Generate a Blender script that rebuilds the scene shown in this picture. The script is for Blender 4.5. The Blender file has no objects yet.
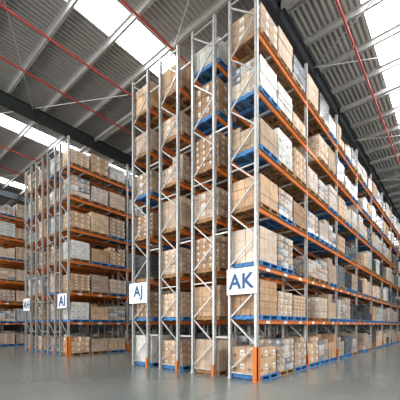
import bpy, math, random
from mathutils import Vector
random.seed(7)
scene=bpy.context.scene

# ------------------------------------------------------------ materials
def newmat(name):
    m=bpy.data.materials.new(name); m.use_nodes=True
    nt=m.node_tree; b=nt.nodes['Principled BSDF']
    return m,nt,b
def simple(name,col,rough=.5,metal=0.,noise=.12,scale=6.,bump=0.):
    m,nt,b=newmat(name)
    tc=nt.nodes.new('ShaderNodeTexCoord'); n=nt.nodes.new('ShaderNodeTexNoise')
    n.inputs['Scale'].default_value=scale; n.inputs['Detail'].default_value=4
    nt.links.new(tc.outputs['Object'],n.inputs['Vector'])
    r=nt.nodes.new('ShaderNodeValToRGB')
    r.color_ramp.elements[0].position=.3; r.color_ramp.elements[1].position=.7
    r.color_ramp.elements[0].color=(*[c*(1-noise) for c in col],1)
    r.color_ramp.elements[1].color=(*[min(1,c*(1+noise)) for c in col],1)
    nt.links.new(n.outputs['Fac'],r.inputs['Fac']); nt.links.new(r.outputs['Color'],b.inputs['Base Color'])
    b.inputs['Roughness'].default_value=rough; b.inputs['Metallic'].default_value=metal
    if bump:
        bp=nt.nodes.new('ShaderNodeBump'); bp.inputs['Strength'].default_value=bump
        nt.links.new(n.outputs['Fac'],bp.inputs['Height']); nt.links.new(bp.outputs['Normal'],b.inputs['Normal'])
    return m
M_STEEL=simple('galvanised_steel',(.49,.49,.48),.40,.4,.16,9)
M_ORANGE=simple('orange_powdercoat',(.62,.17,.025),.45,0,.08,5)
M_BLUE=simple('blue_pallet_paint',(.045,.18,.40),.6,0,.2,8)
M_WOOD=simple('pallet_timber',(.30,.17,.08),.75,0,.25,8)
M_LABEL=simple('label_white',(.76,.77,.78),.5,0,.02)
M_LETTER=simple('letter_blue',(.012,.075,.22),.5,0,.02)
M_RED=simple('sprinkler_red',(.38,.04,.03),.4,0,.06)
M_GIRDER=simple('girder_dark_steel',(.04,.046,.05),.55,.2,.15)
M_PURLIN=simple('purlin_galvanised',(.40,.39,.37),.5,.3,.12)
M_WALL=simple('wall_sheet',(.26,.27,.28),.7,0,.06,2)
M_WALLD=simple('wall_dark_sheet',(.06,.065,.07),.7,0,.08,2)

def attr_mat(name,rough,coat=0.,wrap=0.,tape=True):
    m,nt,b=newmat(name); N=nt.nodes; L=nt.links
    a=N.new('ShaderNodeAttribute'); a.attribute_name='Col'
    tc=N.new('ShaderNodeTexCoord')
    n=N.new('ShaderNodeTexNoise'); n.inputs['Scale'].default_value=3.5; n.inputs['Detail'].default_value=5
    L.new(tc.outputs['Object'],n.inputs['Vector'])
    mr=N.new('ShaderNodeMapRange'); mr.inputs[1].default_value=.3; mr.inputs[2].default_value=.7
    mr.inputs[3].default_value=.78; mr.inputs[4].default_value=1.1
    L.new(n.outputs['Fac'],mr.inputs[0])
    mul=N.new('ShaderNodeVectorMath'); mul.operation='SCALE'
    L.new(a.outputs['Color'],mul.inputs[0]); L.new(mr.outputs[0],mul.inputs['Scale'])
    cur=mul.outputs[0]
    if tape:
        uv=N.new('ShaderNodeUVMap'); uv.uv_map='UVMap'
        sp=N.new('ShaderNodeSeparateXYZ'); L.new(uv.outputs[0],sp.inputs[0])
        def cmp(out,c,e):
            k=N.new('ShaderNodeMath'); k.operation='COMPARE'; L.new(out,k.inputs[0])
            k.inputs[1].default_value=c; k.inputs[2].default_value=e; return k.outputs[0]
        def mulf(p,q):
            g=N.new('ShaderNodeMath'); g.operation='MULTIPLY'; L.new(p,g.inputs[0])
            if isinstance(q,float): g.inputs[1].default_value=q
            else: L.new(q,g.inputs[1])
            return g.outputs[0]
        def over(fac,base,col):
            mx=N.new('ShaderNodeMix'); mx.data_type='RGBA'
            L.new(fac,mx.inputs[0]); L.new(base,mx.inputs[6]); mx.inputs[7].default_value=col
            return mx.outputs[2]
        U,V=sp.outputs[0],sp.outputs[1]
        cur=over(mulf(cmp(U,.5,.035),.4),cur,(.20,.12,.055,1))
        # printed mark (dark) lower left, white label upper right
        cur=over(mulf(mulf(mulf(cmp(U,.24,.13),cmp(V,.35,.10)),a.outputs['Alpha']),.6),cur,(.10,.07,.05,1))
        cur=over(mulf(mulf(cmp(U,.76,.15),cmp(V,.58,.19)),a.outputs['Alpha']),cur,(.70,.69,.66,1))
        cur=over(mulf(mulf(mulf(cmp(U,.76,.11),cmp(V,.54,.05)),a.outputs['Alpha']),.7),cur,(.08,.08,.09,1))
    if wrap:
        w=N.new('ShaderNodeTexNoise'); w.inputs['Scale'].default_value=5
        mp=N.new('ShaderNodeMapping'); mp.inputs['Scale'].default_value=(.6,.6,4); mp.inputs['Rotation'].default_value=(.15,.1,0)
        L.new(tc.outputs['Object'],mp.inputs[0]); L.new(mp.outputs[0],w.inputs['Vector'])
        r=N.new('ShaderNodeMapRange'); r.inputs[1].default_value=.35; r.inputs[2].default_value=.7
        r.inputs[3].default_value=0; r.inputs[4].default_value=wrap
        L.new(w.outputs['Fac'],r.inputs[0])
        mx=N.new('ShaderNodeMix'); mx.data_type='RGBA'
        L.new(r.outputs[0],mx.inputs[0]); L.new(cur,mx.inputs[6]); mx.inputs[7].default_value=(.58,.60,.62,1)
        cur=mx.outputs[2]
        bp=N.new('ShaderNodeBump'); bp.inputs['Strength'].default_value=.4
        L.new(w.outputs['Fac'],bp.inputs['Height']); L.new(bp.outputs['Normal'],b.inputs['Normal'])
    L.new(cur,b.inputs['Base Color'])
    b.inputs['Roughness'].default_value=rough; b.inputs['Coat Weight'].default_value=coat
    return m
M_CARTON=attr_mat('cardboard',.75)
M_WRAP=attr_mat('stretch_wrapped_cartons',.3,.4,.48)
M_DARKW=attr_mat('dark_stretch_film',.25,.5,.12,False)
GM=[M_CARTON,M_WRAP,M_DARKW,M_BLUE,M_WOOD]
RM=[M_STEEL,M_ORANGE,M_LABEL,M_BLUE]

# floor
m,nt,b=newmat('polished_concrete'); N=nt.nodes; L=nt.links
tc=N.new('ShaderNodeTexCoord')
n1=N.new('ShaderNodeTexNoise'); n1.inputs['Scale'].default_value=.3; n1.inputs['Detail'].default_value=5; n1.inputs['Roughness'].default_value=.5
L.new(tc.outputs['Object'],n1.inputs['Vector'])
r=N.new('ShaderNodeValToRGB'); r.color_ramp.elements[0].position=.25; r.color_ramp.elements[1].position=.75
r.color_ramp.elements[0].color=(.155,.17,.16,1); r.color_ramp.elements[1].color=(.205,.22,.208,1)
L.new(n1.outputs['Fac'],r.inputs['Fac'])
br=N.new('ShaderNodeTexBrick'); br.offset=0; br.inputs['Scale'].default_value=1; br.inputs['Brick Width'].default_value=5.5
br.inputs['Row Height'].default_value=5.5; br.inputs['Mortar Size'].default_value=.012
br.inputs['Color1'].default_value=(1,1,1,1); br.inputs['Color2'].default_value=(.97,.97,.97,1); br.inputs['Mortar'].default_value=(.6,.6,.6,1)
L.new(tc.outputs['Object'],br.inputs['Vector'])
mx=N.new('ShaderNodeMix'); mx.data_type='RGBA'; mx.blend_type='MULTIPLY'; mx.inputs[0].default_value=1
L.new(r.outputs[0],mx.inputs[6]); L.new(br.outputs['Color'],mx.inputs[7]); L.new(mx.outputs[2],b.inputs['Base Color'])
n2=N.new('ShaderNodeTexNoise'); n2.inputs['Scale'].default_value=.5; L.new(tc.outputs['Object'],n2.inputs['Vector'])
mr=N.new('ShaderNodeMapRange'); mr.inputs[3].default_value=.16; mr.inputs[4].default_value=.26
L.new(n2.outputs['Fac'],mr.inputs[0]); L.new(mr.outputs[0],b.inputs['Roughness'])
M_FLOOR=m
# roof sheet
m,nt,b=newmat('corrugated_roof_sheet'); N=nt.nodes; L=nt.links
tc=N.new('ShaderNodeTexCoord'); w=N.new('ShaderNodeTexWave'); w.bands_direction='X'; w.inputs['Scale'].default_value=1.6
L.new(tc.outputs['Object'],w.inputs['Vector'])
bp=N.new('ShaderNodeBump'); bp.inputs['Strength'].default_value=.8; bp.inputs['Distance'].default_value=.05
L.new(w.outputs['Fac'],bp.inputs['Height']); L.new(bp.outputs['Normal'],b.inputs['Normal'])
b.inputs['Base Color'].default_value=(.28,.27,.255,1); b.inputs['Roughness'].default_value=.6
M_ROOF=m
def emis(name,col,s):
    m,nt,b=newmat(name); b.inputs['Base Color'].default_value=(.8,.8,.8,1)
    N=nt.nodes;L=nt.links
    tc=N.new('ShaderNodeTexCoord'); w=N.new('ShaderNodeTexNoise'); w.inputs['Scale'].default_value=.5
    L.new(tc.outputs['Object'],w.inputs['Vector'])
    r=N.new('ShaderNodeMapRange'); r.inputs[3].default_value=s*.7; r.inputs[4].default_value=s*1.3
    L.new(w.outputs['Fac'],r.inputs[0]); L.new(r.outputs[0],b.inputs['Emission Strength'])
    b.inputs['Emission Color'].default_value=(*col,1)
    return m
M_SKY=emis('translucent_skylight',(.92,.96,1.0),7.5)

# ------------------------------------------------------------ mesh builder
UVQ=[0,0,1,0,1,1,0,1]
class MB:
    def __init__(s): s.v=[];s.f=[];s.m=[];s.c=[]
    def hexa(s,p,mat,col=(1,1,1,0)):
        k=len(s.v); s.v+=p
        for q in ((0,3,2,1),(4,5,6,7),(0,1,5,4),(1,2,6,5),(2,3,7,6),(3,0,4,7)):
            s.f.append((k+q[0],k+q[1],k+q[2],k+q[3])); s.m.append(mat); s.c.append(col)
    def box(s,x0,x1,y0,y1,z0,z1,mat=0,col=(1,1,1,0)):
        s.hexa([(x0,y0,z0),(x1,y0,z0),(x1,y1,z0),(x0,y1,z0),(x0,y0,z1),(x1,y0,z1),(x1,y1,z1),(x0,y1,z1)],mat,col)
    def rod(s,a,b,w,h,mat=0):
        a=Vector(a);b=Vector(b);d=(b-a).normalized()
        u=Vector((0,1,0)) if abs(d.y)<.9 else Vector((1,0,0))
        n=d.cross(u).normalized(); u=n.cross(d).normalized()
        p=[]
        for e in (a,b):
            for i,j in ((-1,-1),(1,-1),(1,1),(-1,1)):
                p.append(tuple(e+n*(i*w/2)+u*(j*h/2)))
        s.hexa(p,mat)
    def tube(s,a,b,r,mat=0,seg=8):
        a=Vector(a);b=Vector(b);d=(b-a).normalized()
        u=Vector((0,0,1)) if abs(d.z)<.9 else Vector((1,0,0))
        n=d.cross(u).normalized(); u=n.cross(d)
        k=len(s.v)
        for e in (a,b):
            for i in range(seg):
                t=2*math.pi*i/seg; s.v.append(tuple(e+n*r*math.cos(t)+u*r*math.sin(t)))
        for i in range(seg):
            j=(i+1)%seg
            s.f.append((k+i,k+j,k+seg+j,k+seg+i)); s.m.append(mat); s.c.append((1,1,1,0))
    def make(s,name,mats,parent=None):
        me=bpy.data.meshes.new(name); me.from_pydata(s.v,[],s.f)
        for q in mats: me.materials.append(q)
        me.polygons.foreach_set('material_index',s.m)
        uv=me.uv_layers.new(name='UVMap'); uv.data.foreach_set('uv',UVQ*len(s.f))
        ca=me.attributes.new('Col','FLOAT_COLOR','CORNER')
        fl=[]
        for c in s.c: fl+=list(c)*4
        ca.data.foreach_set('color',fl)
        me.update()
        o=bpy.data.objects.new(name,me); scene.collection.objects.link(o)
        if parent: o.parent=parent
        return o

# ------------------------------------------------------------ racks
LV=[1.75,3.3,4.95,6.6,8.25,9.9]
H=11.35; PITCH=3.65; D=1.0; PW=.09
def post(mb,x,y,s,h=H):
    # open C-section upright, s=+1 opens toward +x
    t=.012; w=.10
    xa,xb=(x,x+t) if s>0 else (x+PW-t,x+PW)
    mb.box(xa,xb,y,y+w,0,h)
    mb.box(x,x+PW,y,y+t,.0,h); mb.box(x,x+PW,y+w-t,y+w,0,h)
    mb.box(x-.03,x+PW+.03,y-.03,y+w+.03,0,.012)
def rack(X,bays,idx,last):
    mb=MB(); x0=X-D; x1=X
    for k in range(bays+1):
        y=k*PITCH
        post(mb,x1-PW,y,-1); post(mb,x0,y,1)
        ym=y+.05; a=x0+PW*.6; b=x1-PW*.6
        z=.25; side=0
        mb.rod((a,ym,.18),(b,ym,.18),.035,.04)
        step=.78
        while z+step<H-.1:
            p,q=(a,b) if side==0 else (b,a)
            mb.rod((p,ym,z),(q,ym,z+step),.038,.035)
            z+=step; side^=1
        mb.rod((a,ym,H-.12),(b,ym,H-.12),.035,.04)
        for z in (LV[1]-.35,LV[3]-.4): mb.rod((a,ym,z),(b,ym,z),.035,.04)
        if idx==0:
            hh=.98 if k==0 else .5
            mb.box(x1-.11,x1+.045,y-.05,y-.02,0,hh,1); mb.box(x1+.02,x1+.045,y-.05,y+.12,0,hh,1)
            mb.box(x1-.13,x1+.07,y-.09,y+.13,0,.015,1)
        elif k==0:
            mb.box(x1-.10,x1+.0,y-.05,y-.02,0,.35,1)
        if last is False and k%2==0:
            for z in (1.2,4.4,7.6,10.4):
                mb.box(x0-.52,x0+.01,ym-.025,ym+.025,z,z+.05,0)
    for k in range(bays):
        ya=k*PITCH+.1; yb=(k+1)*PITCH
        for z in LV:
            for (xa,xb) in ((x1-.05,x1-.0),(x0,x0+.05)):
                mb.box(xa,xb,ya,yb,z-.12,z,1)
            for yy in (ya,yb-.012):
                mb.box(x1-.055,x1+.008,yy,yy+.012,z-.20,z+.03,1)
            for yy in (ya+.9,yb-.95):
                mb.box(x0+.05,x1-.05,yy,yy+.05,z-.06,z-.002,0)
        if idx==0:
            for z in (LV[0],LV[1]):
                for yy in (.55,1.75,2.95):
                    mb.box(x1,x1+.004,ya+yy-.12,ya+yy+.12,z-.11,z-.02,2)
    return mb.make('pallet_rack',RM)

TAN=[(.44,.28,.165),(.55,.375,.24),(.34,.215,.125),(.60,.44,.30),(.49,.335,.21),(.52,.40,.30),(.40,.30,.21)]
def jit(c,a=.05,al=0.):
    f=1+random.uniform(-a,a); return (c[0]*f,c[1]*f,c[2]*f,al)
def pallet(mb,x0,x1,y0,y1,z,mat,detail):
    if detail:
        for i in range(3):
            yc=y0+.05+i*(y1-y0-.1)/2
            mb.box(x0,x1,yc-.05,yc+.05,z+.02,z+.115,mat)
        for i in range(3):
            xc=x0+.05+i*(x1-x0-.1)/2
            mb.box(xc-.05,xc+.05,y0,y1,z,z+.02,mat)
        for i in range(6):
            xc=x0+.06+i*(x1-x0-.12)/5
            mb.box(xc-.06,xc+.06,y0,y1,z+.115,z+.14,mat)
    else:
        mb.box(x0,x1,y0,y1,z+.115,z+.14,mat)
        for i in range(3):
            yc=y0+.05+i*(y1-y0-.1)/2
            mb.box(x0,x1,yc-.05,yc+.05,z,z+.115,mat)
def load(mb,x0,x1,y0,y1,z,hmax,detail,dark=0.12,blue=.5):
    u=random.random()
    pm=3 if random.random()<blue else 4
    pallet(mb,x0,x1,y0,y1,z,pm,detail)
    z+=.14
    ins=random.uniform(0.01,.07)
    x0+=ins;x1-=ins;y0+=random.uniform(.0,.07);y1-=random.uniform(.0,.07)
    hh=random.uniform(.66,1.0)*hmax
    lab=.5
    if u<dark:
        kind=2; c=random.choice([(.03,.033,.036),(.06,.063,.068),(.17,.175,.18),(.025,.025,.03),(.11,.12,.135)]); nx,ny,nz=1,1,2
        if random.random()<.5: nx,ny,nz=2,2,3
    elif u<dark+.12:
        # two-tone mixed shipment: handled with per-carton colours
        kind=1; c=None; nx,ny,nz=random.choice([(3,2,4),(3,3,4),(4,3,5)])
    else:
        kind=1 if u<dark+.36 else 0
        c=random.choice(TAN)
        if random.random()<.18: c=random.choice([(.60,.59,.56),(.50,.49,.45),(.36,.38,.40),(.62,.61,.58)])
        nx,ny,nz=random.choice([(3,2,4),(3,3,4),(2,2,3),(2,2,2),(3,2,3),(2,3,3),(3,2,5),(4,3,5),(3,4,6)])
    if not detail: nx,ny=min(nx,2),min(ny,2); nz=min(nz,3)
    g=.007; al=1. if random.random()<.62 else 0.
    short=random.random()<.3
    dx=(x1-x0)/nx; dy=(y1-y0)/ny; dz=hh/nz
    for k in range(nz):
        ox=random.uniform(-.012,.012); oy=random.uniform(-.012,.012)
        for i in range(nx):
            for j in range(ny):
                if 0<i<nx-1 and 0<j<ny-1 and k<nz-1: continue
                if short and k==nz-1 and random.random()<.4: continue
                cc=c or random.choice([TAN[0],TAN[3],(.55,.55,.53),(.12,.15,.18),TAN[2]])
                mb.box(x0+i*dx+g+ox,x0+(i+1)*dx-g+ox,y0+j*dy+g+oy,y0+(j+1)*dy-g+oy,z+k*dz+.002,z+(k+1)*dz-.005,kind,jit(cc,.11,al))
def goods(X,bays,idx,detail_bays,seed,grp):
    random.seed(seed); mb=MB()
    for k in range(bays):
        for li,z in enumerate([0.]+LV):
            hmax=1.08
            if li==0 and grp>0: hmax=.85
            for p in range(3):
                if random.random()<.05 and not(k==0 and p==0): continue
                y0=k*PITCH+.135+p*1.155
                dk=.06 if k<1 else (.20 if k<2 else .36)
                if li==0 and grp>0: dk=.2
                load(mb,X-1.06,X+.06,y0,y0+1.11,z,hmax,k<detail_bays,dk,.85 if li<2 else .33)
    return mb.make('palletised_cartons',GM)
OFF=[0,-1.5,-3.1,-4.7]
for gi,(gx,bays) in enumerate([(0,10),(-11,5),(-22,5),(-33,3)]):
    for i,o in enumerate(OFF):
        nb=bays if i==0 else (bays if gi==0 else min(bays,4))
        rack(gx+o,nb,i,i==3)
        goods(gx+o,nb,i,(10 if i==0 else 2) if gi==0 else (3 if i==0 else 1),100*gi+i+71,gi)

# ------------------------------------------------------------ signs
def sign(txt,xc,zc,w=1.02,h=.76):
    mb=MB(); mb.box(xc-w/2,xc+w/2,-.082,-.07,zc-h/2,zc+h/2,0)
    mb.box(xc-w/2+.08,xc-w/2+.12,-.07,-.002,zc-.3,zc+.3,1); mb.box(xc+w/2-.12,xc+w/2-.08,-.07,-.002,zc-.3,zc+.3,1)
    o=mb.make('aisle_sign',[M_LABEL,M_STEEL])
    cu=bpy.data.curves.new('sign_letters','FONT'); cu.body=txt; cu.size=.74; cu.align_x='LEFT'; cu.align_y='BOTTOM'
    cu.extrude=.003; cu.offset=.018; cu.space_character=1.06
    t=bpy.data.objects.new('sign_letters',cu); scene.collection.objects.link(t)
    bpy.context.view_layer.update()
    me=bpy.data.meshes.new_from_object(t); me.materials.clear(); me.materials.append(M_LETTER)
    bpy.data.objects.remove(t)
    xs=[v.co.x for v in me.vertices]; ys=[v.co.y for v in me.vertices]
    cx=(min(xs)+max(xs))/2; cy=(min(ys)+max(ys))/2
    fs=min(.88/(max(xs)-min(xs)),.56/(max(ys)-min(ys)))
    for v in me.vertices: v.co.x=(v.co.x-cx)*fs; v.co.y=(v.co.y-cy)*fs
    t=bpy.data.objects.new('letters',me); scene.collection.objects.link(t)
    t.rotation_euler=(math.pi/2,0,0); t.location=(xc,-.086,zc); t.parent=o
sign('AK',-.47,2.87); sign('AJ',-5.2,2.84,1.1,.80); sign('AI',-11.5,2.86); sign('AH',-16.2,2.86); sign('AG',-22.5,2.86)

# ------------------------------------------------------------ building shell
XW,XE,YS,YN=-44.,16.,-24.,46.; ZR=13.3
def single(name,x0,x1,y0,y1,z0,z1,mat):
    mb=MB(); mb.box(x0,x1,y0,y1,z0,z1,0); return mb.make(name,[mat])
single('floor',XW,XE,YS,YN,-.2,0,M_FLOOR)
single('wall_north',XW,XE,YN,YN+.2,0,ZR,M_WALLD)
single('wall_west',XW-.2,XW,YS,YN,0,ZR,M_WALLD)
single('wall_east',XE,XE+.2,YS,YN,0,ZR,M_WALL)
single('wall_south',XW,XE,YS-.2,YS,0,ZR,M_WALL)
strips=[(1.6,3.3),(9.6,11.2),(-6.5,-5.1),(-16.2,-15.0),(-24.4,-23.4),(-34.,-32.8)]
strips.sort()
mb=MB(); x=XW
for a,b_ in strips:
    mb.box(x,a,YS,YN,ZR,ZR+.06); x=b_
mb.box(x,XE,YS,YN,ZR,ZR+.06); mb.make('ceiling',[M_ROOF])
for i,(a,b_) in enumerate(strips):
    single('window_%d'%(i+1),a,b_,YS,YN,ZR+.02,ZR+.05,M_SKY)
mb=MB(); y=YS+.8
while y<YN:
    mb.box(XW,XE,y,y+.012,ZR-.24,ZR)
    mb.box(XW,XE,y-.08,y,ZR-.012,ZR); mb.box(XW,XE,y,y+.08,ZR-.24,ZR-.228)
    y+=1.75
mb.make('roof_purlins',[M_PURLIN])
GX=[11.7,-.6,-12.8,-25.,-37.2]
for gx in GX:
    mb=MB(); zt=ZR-.25; zb=zt-.62
    mb.box(gx-.01,gx+.01,YS,YN,zb,zt); mb.box(gx-.13,gx+.13,YS,YN,zt-.02,zt); mb.box(gx-.13,gx+.13,YS,YN,zb,zb+.02)
    y=YS+2
    while y<YN:
        mb.box(gx-.12,gx+.12,y,y+.012,zb,zt); y+=3.5
    mb.make('roof_girder',[M_GIRDER])
mb=MB()
for i in range(len(GX)-1):
    a,b_=GX[i+1],GX[i]
    y=YS+2
    while y+7<YN:
        mb.tube((a,y,ZR-.3),(b_,y+7,ZR-.3),.025,0,6); mb.tube((b_,y,ZR-.34),(a,y+7,ZR-.34),.025,0,6); y+=7
    y=YS+5.5
    while y<YN:
        mb.box(a,b_,y,y+.14,ZR-.42,ZR-.26,0); y+=7
mb.make('roof_bracing',[M_PURLIN])
for px in (1.1,-4.55,-7.9,-10.3,-17.6,-20.5,6.5):
    mb=MB(); zp=ZR-.5
    mb.tube((px,YS+.3,zp),(px,YN-.3,zp),.042,0,10)
    y=YS+1.7
    while y<YN-1.5:
        mb.tube((px,y,zp),(px,y,zp-.14),.018,0,6); mb.tube((px,y+.9,zp),(px,y+.9,ZR-.24),.01,0,5); y+=3.5
    mb.make('sprinkler_pipe',[M_RED])
for i,xc in enumerate((-14,-4,6)):
    mb=MB(); Y0=YS+.02
    mb.box(xc-2.6,xc-2.4,Y0,Y0+.15,0,5.2,1); mb.box(xc+2.4,xc+2.6,Y0,Y0+.15,0,5.2,1); mb.box(xc-2.6,xc+2.6,Y0,Y0+.15,5.,5.3,1)
    z=0.02
    while z<4.9:
        mb.box(xc-2.4,xc+2.4,Y0,Y0+.05,z,z+.23,0); z+=.25
    mb.make('door_%d'%(i+1),[M_LABEL,M_GIRDER])

# ------------------------------------------------------------ lights
def area(name,loc,rot,sx,sy,p,col=(1,1,1)):
    l=bpy.data.lights.new(name,'AREA'); l.shape='RECTANGLE'; l.size=sx; l.size_y=sy; l.energy=p; l.color=col
    o=bpy.data.objects.new(name,l); o.location=loc; o.rotation_euler=rot; scene.collection.objects.link(o)
area('fill_south',(-6,YS+1.2,6.5),(math.radians(90),0,0),34,9,5600,(1,.985,.96))  # added fill light behind the camera to brighten the rack end faces
area('fill_east',(XE-1.2,6,6),(math.radians(90),0,math.radians(90)),30,8,2200,(1,.985,.96))  # added fill light facing west; the east wall has no opening
w=bpy.data.worlds.new('world'); scene.world=w; w.use_nodes=True
w.node_tree.nodes['Background'].inputs[0].default_value=(.8,.88,1,1); w.node_tree.nodes['Background'].inputs[1].default_value=1.

# ------------------------------------------------------------ camera
cam=bpy.data.cameras.new('camera'); co=bpy.data.objects.new('camera',cam); scene.collection.objects.link(co)
cam.sensor_width=36; cam.lens=306/400*36; cam.shift_y=.3125; cam.clip_end=300
co.location=(4.35,-7.58,1.6); co.rotation_euler=(math.pi/2,0,math.radians(40.4))
scene.camera=co
scene.view_settings.view_transform='Standard'
scene.view_settings.exposure=.36
scene.view_settings.gamma=.93
